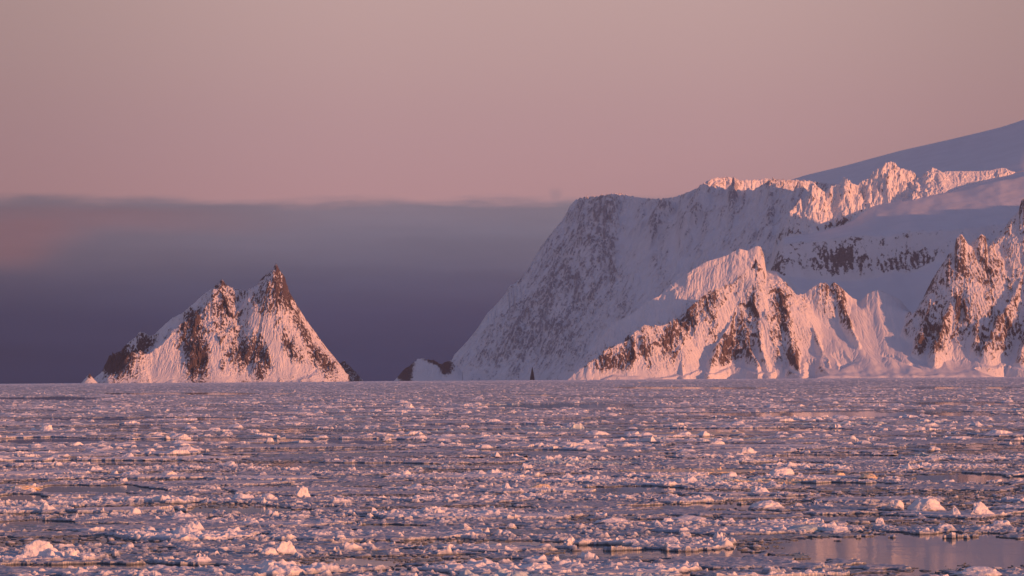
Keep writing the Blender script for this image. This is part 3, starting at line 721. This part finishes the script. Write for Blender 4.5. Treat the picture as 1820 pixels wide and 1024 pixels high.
def polar(d, t):
    D, T = np.meshgrid(d, t, indexing='ij')
    return (D * T).astype(F32), D.astype(F32)
def build_far_ice():
    d = [418.0]
    while d[-1] < 13600: d.append(d[-1] + 0.42 * (d[-1] / 430) ** 1.35)
    t = np.linspace(-0.222, 0.222, 820)
    X, Y = polar(np.array(d), t)
    X = X + (0.25 * Y * (0.444 / 820) * (RNG.random(X.shape) - 0.5)).astype(F32)
    h, cid, tint = ice(X, Y, False)
    h = np.where(h > 0, h * (1 + 0.9 * sstep(3000, 9000, Y)), h)
    parts = [(X, Y, h, tint)]
    def more(d0, d1, step, t0, t1, nt_, near):
        dd = [d0]
        while dd[-1] < d1: dd.append(dd[-1] * (1 + step))
        x, y = polar(np.array(dd), np.linspace(t0, t1, nt_))
        hh, _, tt = ice(x, y, near)
        parts.append((x, y, hh, tt))
    for sg in (-1, 1):
        more(158, 424, 0.0019, 0.222 * sg, 0.62 * sg, 420, True)
        more(418, 13600, 0.005, 0.222 * sg, 0.50 * sg, 220, False)
    more(60, 158, 0.0022, -0.9, 0.9, 800, True)
    V, Fc, Hh, Tt, n = [], [], [], [], 0
    for x, y, hh, tt in parts:
        g = grid_faces(*x.shape); g = g[(hh.ravel()[g] > -0.05).any(1)]
        if x[0, -1] < x[0, 0]: g = g[:, ::-1]
        V.append(np.stack([x, y, sea_z(x, y) + hh], -1).reshape(-1, 3)); Fc.append(g + n); Hh.append(hh.ravel()); Tt.append(tt.ravel()); n += x.size
    v, f, a = compact(np.concatenate(V), np.concatenate(Fc), {'hgt': np.concatenate(Hh), 'tint': np.concatenate(Tt)})
    link('pack_ice', mesh_np('pack_ice', v, f, M_ICE, False, a), 'distant field of broken pack ice stretching to the foot of the mountains', 'pack ice', kind='stuff')
build_far_ice()

FLOES = []
N_FLOES = 255
def build_near_ice():
    d = [158.0]
    while d[-1] < 424: d.append(d[-1] * 1.00068)
    t = np.linspace(-0.222, 0.222, 1120)
    X, Y = polar(np.array(d), t)
    h, cid, tint = ice(X, Y, True)
    cid = np.where(Y > 420, -1, cid)
    v = np.stack([X, Y, sea_z(X, Y) + h], -1).reshape(-1, 3)
    f = grid_faces(*X.shape)
    hf = h.ravel()
    f = f[(hf[f] > -0.05).any(1)]
    fid = cid.ravel()[f].max(1)
    ids, cnt = np.unique(fid[fid >= 0], return_counts=True)
    cpx, cpy = to_px(v[:, 0], v[:, 1], v[:, 2])
    # how large each floe shows: width on the picture times its height above the water line
    fc = f[:, 0]; inv = np.searchsorted(ids, fid.clip(0))
    ok = (fid >= 0) & (cpx[fc] > 0) & (cpx[fc] < 1820) & (cpy[fc] < 1024)
    area = np.zeros(len(ids)); np.add.at(area, inv[ok], ((v[fc[ok], 1] / 180.0) ** 0 * 1.0))
    big = ids[np.argsort(-area)[:N_FLOES]]
    pos = np.full(len(f), -1); sel = np.isin(fid, big); pos[sel] = np.searchsorted(np.sort(big), fid[sel])
    at_ = {'hgt': hf, 'tint': tint.ravel()}
    fl = f[pos >= 0]; fpos = pos[pos >= 0]
    key, kv = np.unique((fpos[:, None].astype(np.int64) * len(v) + fl).ravel(), return_inverse=True)
    kf = kv.reshape(-1, 4); lab = np.arange(len(key))
    while True:                                               # join the vertices of each floe into connected pieces
        old = lab.copy(); m = lab[kf].min(1)
        srt = np.argsort(-m, kind='stable')                   # the smallest label is written last
        for c in range(4): lab[kf[srt, c]] = np.minimum(lab[kf[srt, c]], m[srt])
        for _ in range(3): lab = lab[lab]
        if (lab == old).all(): break
    fp = np.full(len(f), -1); fp[pos >= 0] = lab[kf[:, 0]]
    pair, n_in = np.unique(np.stack([pos, fp], 1)[pos >= 0], axis=0, return_counts=True)
    main = {}
    for (pk, lk), c in zip(pair, n_in):
        if c > main.get(pk, (0, 0))[0]: main[pk] = (c, lk)
    best = np.array([main.get(k, (0, -9))[1] for k in range(len(big))])
    pos = np.where((pos >= 0) & (fp == best[pos.clip(0)]), pos, -1)
    rv, rf, ra = compact(v, f[pos < 0], at_)
    link('brash_ice', mesh_np('brash_ice', rv, rf, M_ICE, False, ra), 'small broken brash ice filling the water between the nearer floes', 'brash ice', kind='stuff')
    order = np.argsort(pos, kind='stable'); ps = pos[order]; st = np.searchsorted(ps, np.arange(len(big))); en = np.searchsorted(ps, np.arange(len(big)), side='right')
    for k in range(len(big)):
        q = f[order[st[k]:en[k]]]
        if len(q) < 8: continue
        vv, ff, aa = compact(v, q, at_)
        c = np.array([vv[:, 0].mean(), vv[:, 1].mean(), 0.0])
        px, py = to_px(vv[:, 0], vv[:, 1], vv[:, 2])
        o = link('ice_floe', mesh_np('ice_floe', vv - c, ff, M_ICE, False, aa), None, 'ice floe', 'ice floes in the near pack', loc=tuple(c))
        vis = (px > 0) & (px < 1820) & (py < 1024)
        pp = px[vis] if vis.any() else px
        FLOES.append(dict(o=o, x=float(pp.mean()), y=float((py[vis] if vis.any() else py).mean()), w=float(px.max() - px.min()), hi=float(aa['hgt'].max()), mean=float(aa['hgt'][aa['hgt'] > 0].mean()), tint=float(np.median(aa['tint']))))
build_near_ice()

# ------------------------------------------------------------------ single large lumps of ice lying on the floes
def lump_mesh(seed, dims, cuts, rough, dome):
    import bmesh
    rng = random.Random(seed)
    bm = bmesh.new(); bmesh.ops.create_icosphere(bm, subdivisions=4, radius=1.0)
    planes = []
    for _ in range(cuts):
        n = Vector((rng.gauss(0, 1), rng.gauss(0, 1), rng.gauss(0.25, 0.7))).normalized(); planes.append((n, rng.uniform(0.55, 0.95)))
    from mathutils import noise
    off = Vector((seed * 3.1, seed * 1.7, 0))
    for v in bm.verts:
        p = v.co.copy()
        for n, dd in planes:
            k = p.dot(n)
            if k > dd: p -= n * (k - dd) * (1 - dome)
        p *= 1 + (0.22 + 0.22 * rough) * (0.55 * noise.noise(p * 1.3 + off) + 0.34 * noise.noise(p * 3.0 + off) + 0.18 * noise.noise(p * 7 + off) + 0.08 * noise.noise(p * 15 + off))
        k = 1 + 0.55 * max(0.0, 0.35 - p.z) ** 1.3
        v.co = Vector((p.x * dims[0] * k, p.y * dims[1] * k, (p.z + 0.35) * dims[2]))
    me = bpy.data.meshes.new('ice_chunk'); bm.to_mesh(me); bm.free()
    a = me.attributes.new('hgt', 'FLOAT', 'POINT'); a.data.foreach_set('value', [v.co.z + 0.15 for v in me.vertices])
    me.materials.append(M_ICE)
    return me
# px of the centre, py of the foot, width and height in photograph pixels, kind, label
LUMPS = [
 (72, 990, 54, 34, 'a', 'tall rounded white ice block at the lower left corner edge'),
 (126, 992, 22, 20, 'a', 'small pointed ice block just right of the tall lower left block'),
 (508, 983, 34, 26, 'a', 'squared ice block on the lower left floe with a flat lit face'),
 (478, 985, 26, 16, 'd', 'low rounded lump touching the left of the squared block'),
 (476, 889, 32, 14, 'd', 'smooth whale-backed white lump on the left middle ice'),
 (540, 884, 26, 24, 'a', 'leaning angular block right of the whale-backed lump'),
 (325, 781, 24, 12, 'd', 'bright round lump beside the narrow lead below the island'),
 (298, 780, 12, 8, 'a', 'small bright block left of the round lump by the narrow lead'),
 (136, 792, 22, 8, 'd', 'low lump on the left beyond the far lead'),
 (84, 765, 24, 12, 'a', 'jagged lump near the left edge in the far pack'),
 (1644, 906, 54, 26, 'd', 'large smooth dome of snow covered ice on the right middle'),
 (1742, 915, 40, 26, 'a', 'broad broken block right of the large smooth dome'),
 (1590, 903, 34, 20, 'a', 'craggy block left of the large smooth dome'),
 (1698, 915, 14, 20, 'a', 'thin upright block between the dome and the broad broken block'),
 (1362, 902, 50, 15, 'd', 'long low hump of ice centre right above the dark gap'),
 (1390, 844, 42, 16, 'd', 'rounded hump in the right middle distance'),
 (1544, 850, 30, 11, 'y', 'yellowish flat block on the right beside the far lead'),
 (1492, 846, 20, 8, 'y', 'small amber tinted block left of the yellowish flat one'),
 (1330, 806, 24, 15, 'a', 'pointed cone-like block in the right middle distance'),
 (1516, 782, 14, 10, 'a', 'tiny bright block far out on the right'),
 (960, 868, 36, 10, 'y', 'honey yellow ice block at the centre of the pack'),
 (1062, 773, 36, 11, 'd', 'flat topped bright lump in the centre distance'),
 (726, 726, 20, 10, 'a', 'bright lump standing out in the far centre pack'),
 (688, 783, 16, 8, 'a', 'small white block left of centre by the far lead'),
 (1432, 942, 60, 12, 'g', 'dark greenish overturned ice lump on the lower right floe'),
 (1490, 943, 44, 14, 'a', 'pink slab right of the dark greenish lump'),
 (1564, 930, 16, 14, 'a', 'small cube-like block on the right floes'),
 (1225, 924, 60, 10, 'd', 'long bright snow bank in the lower centre right'),
 (1090, 930, 60, 12, 'a', 'rugged heap of ice left of the long bright snow bank'),
 (950, 1012, 50, 20, 'a', 'lower centre heap of snowy blocks at the picture bottom'),
 (1740, 1022, 70, 18, 'd', 'snow covered lump in the bottom right corner beyond the open lead'),
 (1010, 700 + 150, 22, 10, 'a', 'blue shaded block near the honey yellow one'),
 (722, 845, 22, 11, 'a', 'pink block left of centre in the middle pack'),
 (908, 937, 16, 9, 'd', 'small rounded lump in the lower centre'),
 (828, 940, 26, 12, 'a', 'angular lump in the lower centre left'),
 (40, 868, 44, 8, 'y', 'amber edged flat piece by the left lead'),
 (300, 845, 34, 10, 'a', 'broken slab heap on the left in the middle pack'),
 (410, 828, 22, 11, 'a', 'tilted thin slab sticking out of the left middle pack'),
 (1275, 790, 26, 8, 'd', 'long low lump right of centre in the distance'),
 (1660, 800, 20, 9, 'a', 'block among the far right pack'),
]
def build_lumps():
    for i, (px, py, w, hp, kd, lab) in enumerate(LUMPS):
        x, y = on_sea(px, py, 0.15)
        k = math.hypot(x, y) / FPX
        W, Hh = w * k / 2, hp * k * 0.82
        rng = random.Random(i * 7 + 3)
        me = lump_mesh(i + 1, (W * 1.02, W * rng.uniform(0.6, 0.9), Hh / 1.28), {'a': 9, 'd': 3, 'y': 6, 'g': 4}[kd], {'a': 1.0, 'd': 0.6, 'y': 0.8, 'g': 0.6}[kd], {'a': 0.0, 'd': 0.4, 'y': 0.1, 'g': 0.3}[kd])
        tv = {'a': 0.5, 'd': 0.5, 'y': 0.96, 'g': 0.02}[kd]
        a = me.attributes.new('tint', 'FLOAT', 'POINT'); a.data.foreach_set('value', [tv] * len(me.vertices))
        o = link('ice_chunk', me, lab, 'ice chunk', 'large ice chunks on the pack', loc=(x, y, sea_z(x, y) + 0.1))
        o.rotation_euler.z = rng.uniform(-0.5, 0.5)
build_lumps()

# ------------------------------------------------------------------ labels for the floes
def label_floes():
    lm = [(0, 130, 'at the left edge'), (130, 270, 'below island\'s left foot'), (270, 430, 'below island\'s lower peak'), (430, 560, 'below island\'s sharp peak'), (560, 720, 'below the gap right of the island'),
          (720, 880, 'below the shaded islet'), (880, 1010, 'below the sea stack'), (1010, 1180, 'below the ridge\'s left end'), (1180, 1290, 'left of the pyramid peak'), (1290, 1420, 'below the pyramid peak'), (1420, 1600, 'below the saddle of the ridge'),
          (1600, 1720, 'below the twin tower'), (1720, 1900, 'at the right edge')]
    bands = [(995, 'front row'), (960, 'second row back'), (925, 'third row back'), (895, 'near middle rows'), (870, 'middle rows'), (850, 'farther middle rows'), (0, 'last distinct rows')]
    seen = {}
    for f in sorted(FLOES, key=lambda f: f['x']):
        size = 'long' if f['w'] > 300 else 'broad' if f['w'] > 190 else 'medium' if f['w'] > 100 else 'small'
        top = 'amber tinted' if f['tint'] > 0.9 else 'bluish bare' if f['tint'] < 0.1 else 'hummocky' if f['hi'] > 0.95 else 'rubble strewn' if f['mean'] > 0.3 else 'knobbly' if f['mean'] > 0.22 else 'flat snowy'
        where = next((n for a, b, n in lm if a <= f['x'] < b), 'at the right edge' if f['x'] > 900 else 'at the left edge')
        row = next(n for a, n in bands if f['y'] >= a)
        seen.setdefault((size, top, where, row), []).append(f)
    for (size, top, where, row), fs in seen.items():
        fs.sort(key=lambda f: f['y'])
        names = [''] if len(fs) == 1 else ['farther ', 'nearer '] if len(fs) == 2 else ['farthest ', 'middle ', 'nearest '] if len(fs) == 3 else ['farthest '] + ['%s ' % w for w in ('second', 'third', 'fourth', 'fifth', 'sixth', 'seventh', 'eighth', 'ninth', 'tenth', 'eleventh', 'twelfth', 'thirteenth', 'fourteenth')][:len(fs) - 2] + ['nearest ']
        for n, f in zip(names, fs):
            f['o']['label'] = f'{n}{size} {top} floe {where}, {row}'
label_floes()

# ------------------------------------------------------------------ sky, sun, air
def build_world():
    w = bpy.data.worlds.new('World'); scene.world = w; w.use_nodes = True
    nt = NT(w.node_tree)
    D = nt.n('ShaderNodeTexCoord').outputs['Generated']
    sx = nt.n('ShaderNodeSeparateXYZ'); nt.put(sx.inputs[0], D)
    hyp = nt.math('SQRT', nt.math('ADD', nt.math('MULTIPLY', sx.outputs[0], sx.outputs[0]), nt.math('MULTIPLY', sx.outputs[1], sx.outputs[1])))
    el = nt.math('DIVIDE', sx.outputs[2], nt.math('MAXIMUM', hyp, 0.001))           # tangent of the elevation
    az = nt.math('ARCTAN2', sx.outputs[0], sx.outputs[1])                             # 0 straight ahead, + to the right
    cv = nt.n('ShaderNodeCombineXYZ'); nt.put(cv.inputs[0], nt.math('MULTIPLY', az, 1.0)); nt.put(cv.inputs[1], nt.math('MULTIPLY', el, 3.0))
    n1 = nt.noise(cv.outputs[0], 22.0, 6.0, 0.55)
    n2 = nt.noise(cv.outputs[0], 7.0, 3.0, 0.5)
    wob = nt.math('ADD', nt.math('MULTIPLY', nt.math('SUBTRACT', n1, 0.5), 0.006), nt.math('MULTIPLY', nt.math('SUBTRACT', n2, 0.5), 0.007))
    e2 = nt.math('ADD', el, wob)
    # clear twilight sky: pink belt low, greyer above
    cr = nt.n('ShaderNodeValToRGB'); ramp = cr.color_ramp; ramp.interpolation = 'LINEAR'
    stops = [(0.0, (172, 133, 137)), (0.0625, (172, 134, 137)), (0.0806, (174, 139, 141)), (0.11, (178, 147, 145)), (0.135, (181, 152, 148)), (0.25, (160, 145, 152)), (0.5, (110, 119, 151)), (1.0, (85, 100, 150))]
    while len(ramp.elements) < len(stops): ramp.elements.new(0.5)
    for e, (p, c) in zip(ramp.elements, stops): e.position = p; e.color = lin(c)
    nt.put(cr.inputs[0], el)
    # cloud bank over the far sea
    cb = nt.n('ShaderNodeValToRGB'); rb = cb.color_ramp
    st2 = [(0.0, (42, 48, 78)), (0.15, (46, 51, 80)), (0.34, (58, 60, 88)), (0.52, (77, 76, 99)), (0.66, (96, 92, 110)), (0.80, (108, 103, 119)), (1.0, (121, 111, 123))]
    while len(rb.elements) < len(st2): rb.elements.new(0.5)
    for e, (p, c) in zip(rb.elements, st2): e.position = p; e.color = lin(c)
    nt.put(cb.inputs[0], nt.math('DIVIDE', nt.math('ADD', el, nt.math('MULTIPLY', wob, 0.4)), 0.061))
    # a part of the bank on the left still catches the light
    gl = nt.math('MULTIPLY', nt.map(nt.math('ADD', az, nt.math('MULTIPLY', nt.math('SUBTRACT', n2, 0.5), 0.10)), -0.135, -0.165), nt.math('MULTIPLY', nt.map(e2, 0.034, 0.043), nt.map(e2, 0.0585, 0.052)))
    gl2 = nt.math('MULTIPLY', nt.map(az, -0.06, -0.15), nt.math('MULTIPLY', nt.map(e2, 0.047, 0.0525), nt.map(e2, 0.0595, 0.055)))
    cloud = nt.mix(nt.math('MULTIPLY', nt.math('MAXIMUM', gl, nt.math('MULTIPLY', gl2, 0.7)), 0.8), cb.outputs[0], lin((134, 101, 108)))
    puff = nt.math('MULTIPLY', nt.map(nt.math('ABSOLUTE', nt.math('SUBTRACT', az, 0.0153)), 0.0032, 0.0006), nt.map(e2, 0.0655, 0.0625))
    cv2 = nt.n('ShaderNodeCombineXYZ'); nt.put(cv2.inputs[0], az); nt.put(cv2.inputs[1], nt.math('MULTIPLY', el, 9.0))
    wisp = nt.map(nt.noise(cv2.outputs[0], 14.0, 5.0, 0.6), 0.3, 0.7, 0.95, 1.06)
    cloud = nt.mix(1.0, cloud, wisp, 'MULTIPLY')
    mask = nt.math('MAXIMUM', nt.map(nt.math('ADD', e2, nt.math('MULTIPLY', nt.math('SUBTRACT', nt.noise(cv2.outputs[0], 30.0, 5.0, 0.6), 0.5), 0.005)), 0.0622, 0.0578), nt.math('MULTIPLY', puff, 0.35))
    col = nt.mix(mask, cr.outputs[0], cloud)
    # lens falloff painted into the sky: darker to both sides of the view
    fall = nt.map(nt.math('ABSOLUTE', nt.math('SUBTRACT', az, 0.01)), 0.05, 0.22, 1.0, 0.74)
    # behind the viewer the sky towards the sun is brighter again
    back = nt.map(nt.math('ABSOLUTE', az), 0.6, 2.2, 1.0, 1.55)
    col = nt.mix(1.0, col, nt.math('MULTIPLY', fall, back), 'MULTIPLY')
    sky = nt.n('ShaderNodeTexSky'); sky.sky_type = 'NISHITA'; sky.sun_disc = False
    sky.sun_elevation = R(SUN_EL); sky.sun_rotation = R(180 - SUN_AZ); sky.altitude = 10
    ns = nt.mix(1.0, sky.outputs[0], (0.06, 0.06, 0.06, 1), 'MULTIPLY')
    col = nt.mix(nt.map(el, 0.18, 0.8, 0.0, 0.35), col, ns)
    bg = nt.n('ShaderNodeBackground'); nt.put(bg.inputs[0], col); bg.inputs[1].default_value = 1.03
    out = nt.n('ShaderNodeOutputWorld'); nt.t.links.new(bg.outputs[0], out.inputs[0])
build_world()

sun = bpy.data.lights.new('sun', 'SUN'); sun.energy = 5.0; sun.angle = R(0.6); sun.color = (1.0, 0.36, 0.155)
so = bpy.data.objects.new('sun', sun); COL.objects.link(so)
sd = Vector((math.sin(R(SUN_AZ)) * math.cos(R(SUN_EL)), -math.cos(R(SUN_AZ)) * math.cos(R(SUN_EL)), math.sin(R(SUN_EL))))
so.rotation_euler = sd.to_track_quat('Z', 'Y').to_euler()

HAZE = 1.6e-5
def build_haze():
    m, nt = new_mat('haze_air')
    v = nt.n('ShaderNodeVolumePrincipled'); o = nt.n('ShaderNodeOutputMaterial')
    v.inputs['Color'].default_value = (0.66, 0.72, 0.95, 1); v.inputs['Density'].default_value = HAZE; v.inputs['Anisotropy'].default_value = 0.2
    nt.t.links.new(v.outputs[0], o.inputs['Volume'])
    x0, x1, y0, y1, z0, z1_ = -17000, 17000, -400, 18500, -32, 1700
    vs = np.array([(x, y, z) for x in (x0, x1) for y in (y0, y1) for z in (z0, z1_)], F32)
    fs = np.array([(0, 1, 3, 2), (4, 6, 7, 5), (0, 4, 5, 1), (2, 3, 7, 6), (0, 2, 6, 4), (1, 5, 7, 3)], np.int32)
    link('haze', mesh_np('haze', vs, fs, m), 'thin cold haze in the air over the ice', 'haze', kind='stuff')
if HAZE > 0: build_haze()

# ------------------------------------------------------------------ render settings
scene.view_settings.view_transform = 'Standard'; scene.view_settings.look = 'None'
scene.view_settings.exposure = 0.26; scene.view_settings.gamma = 1.0
scene.cycles.use_denoising = True
scene.cycles.max_bounces = 5; scene.cycles.diffuse_bounces = 2; scene.cycles.glossy_bounces = 3
scene.cycles.use_adaptive_sampling = True
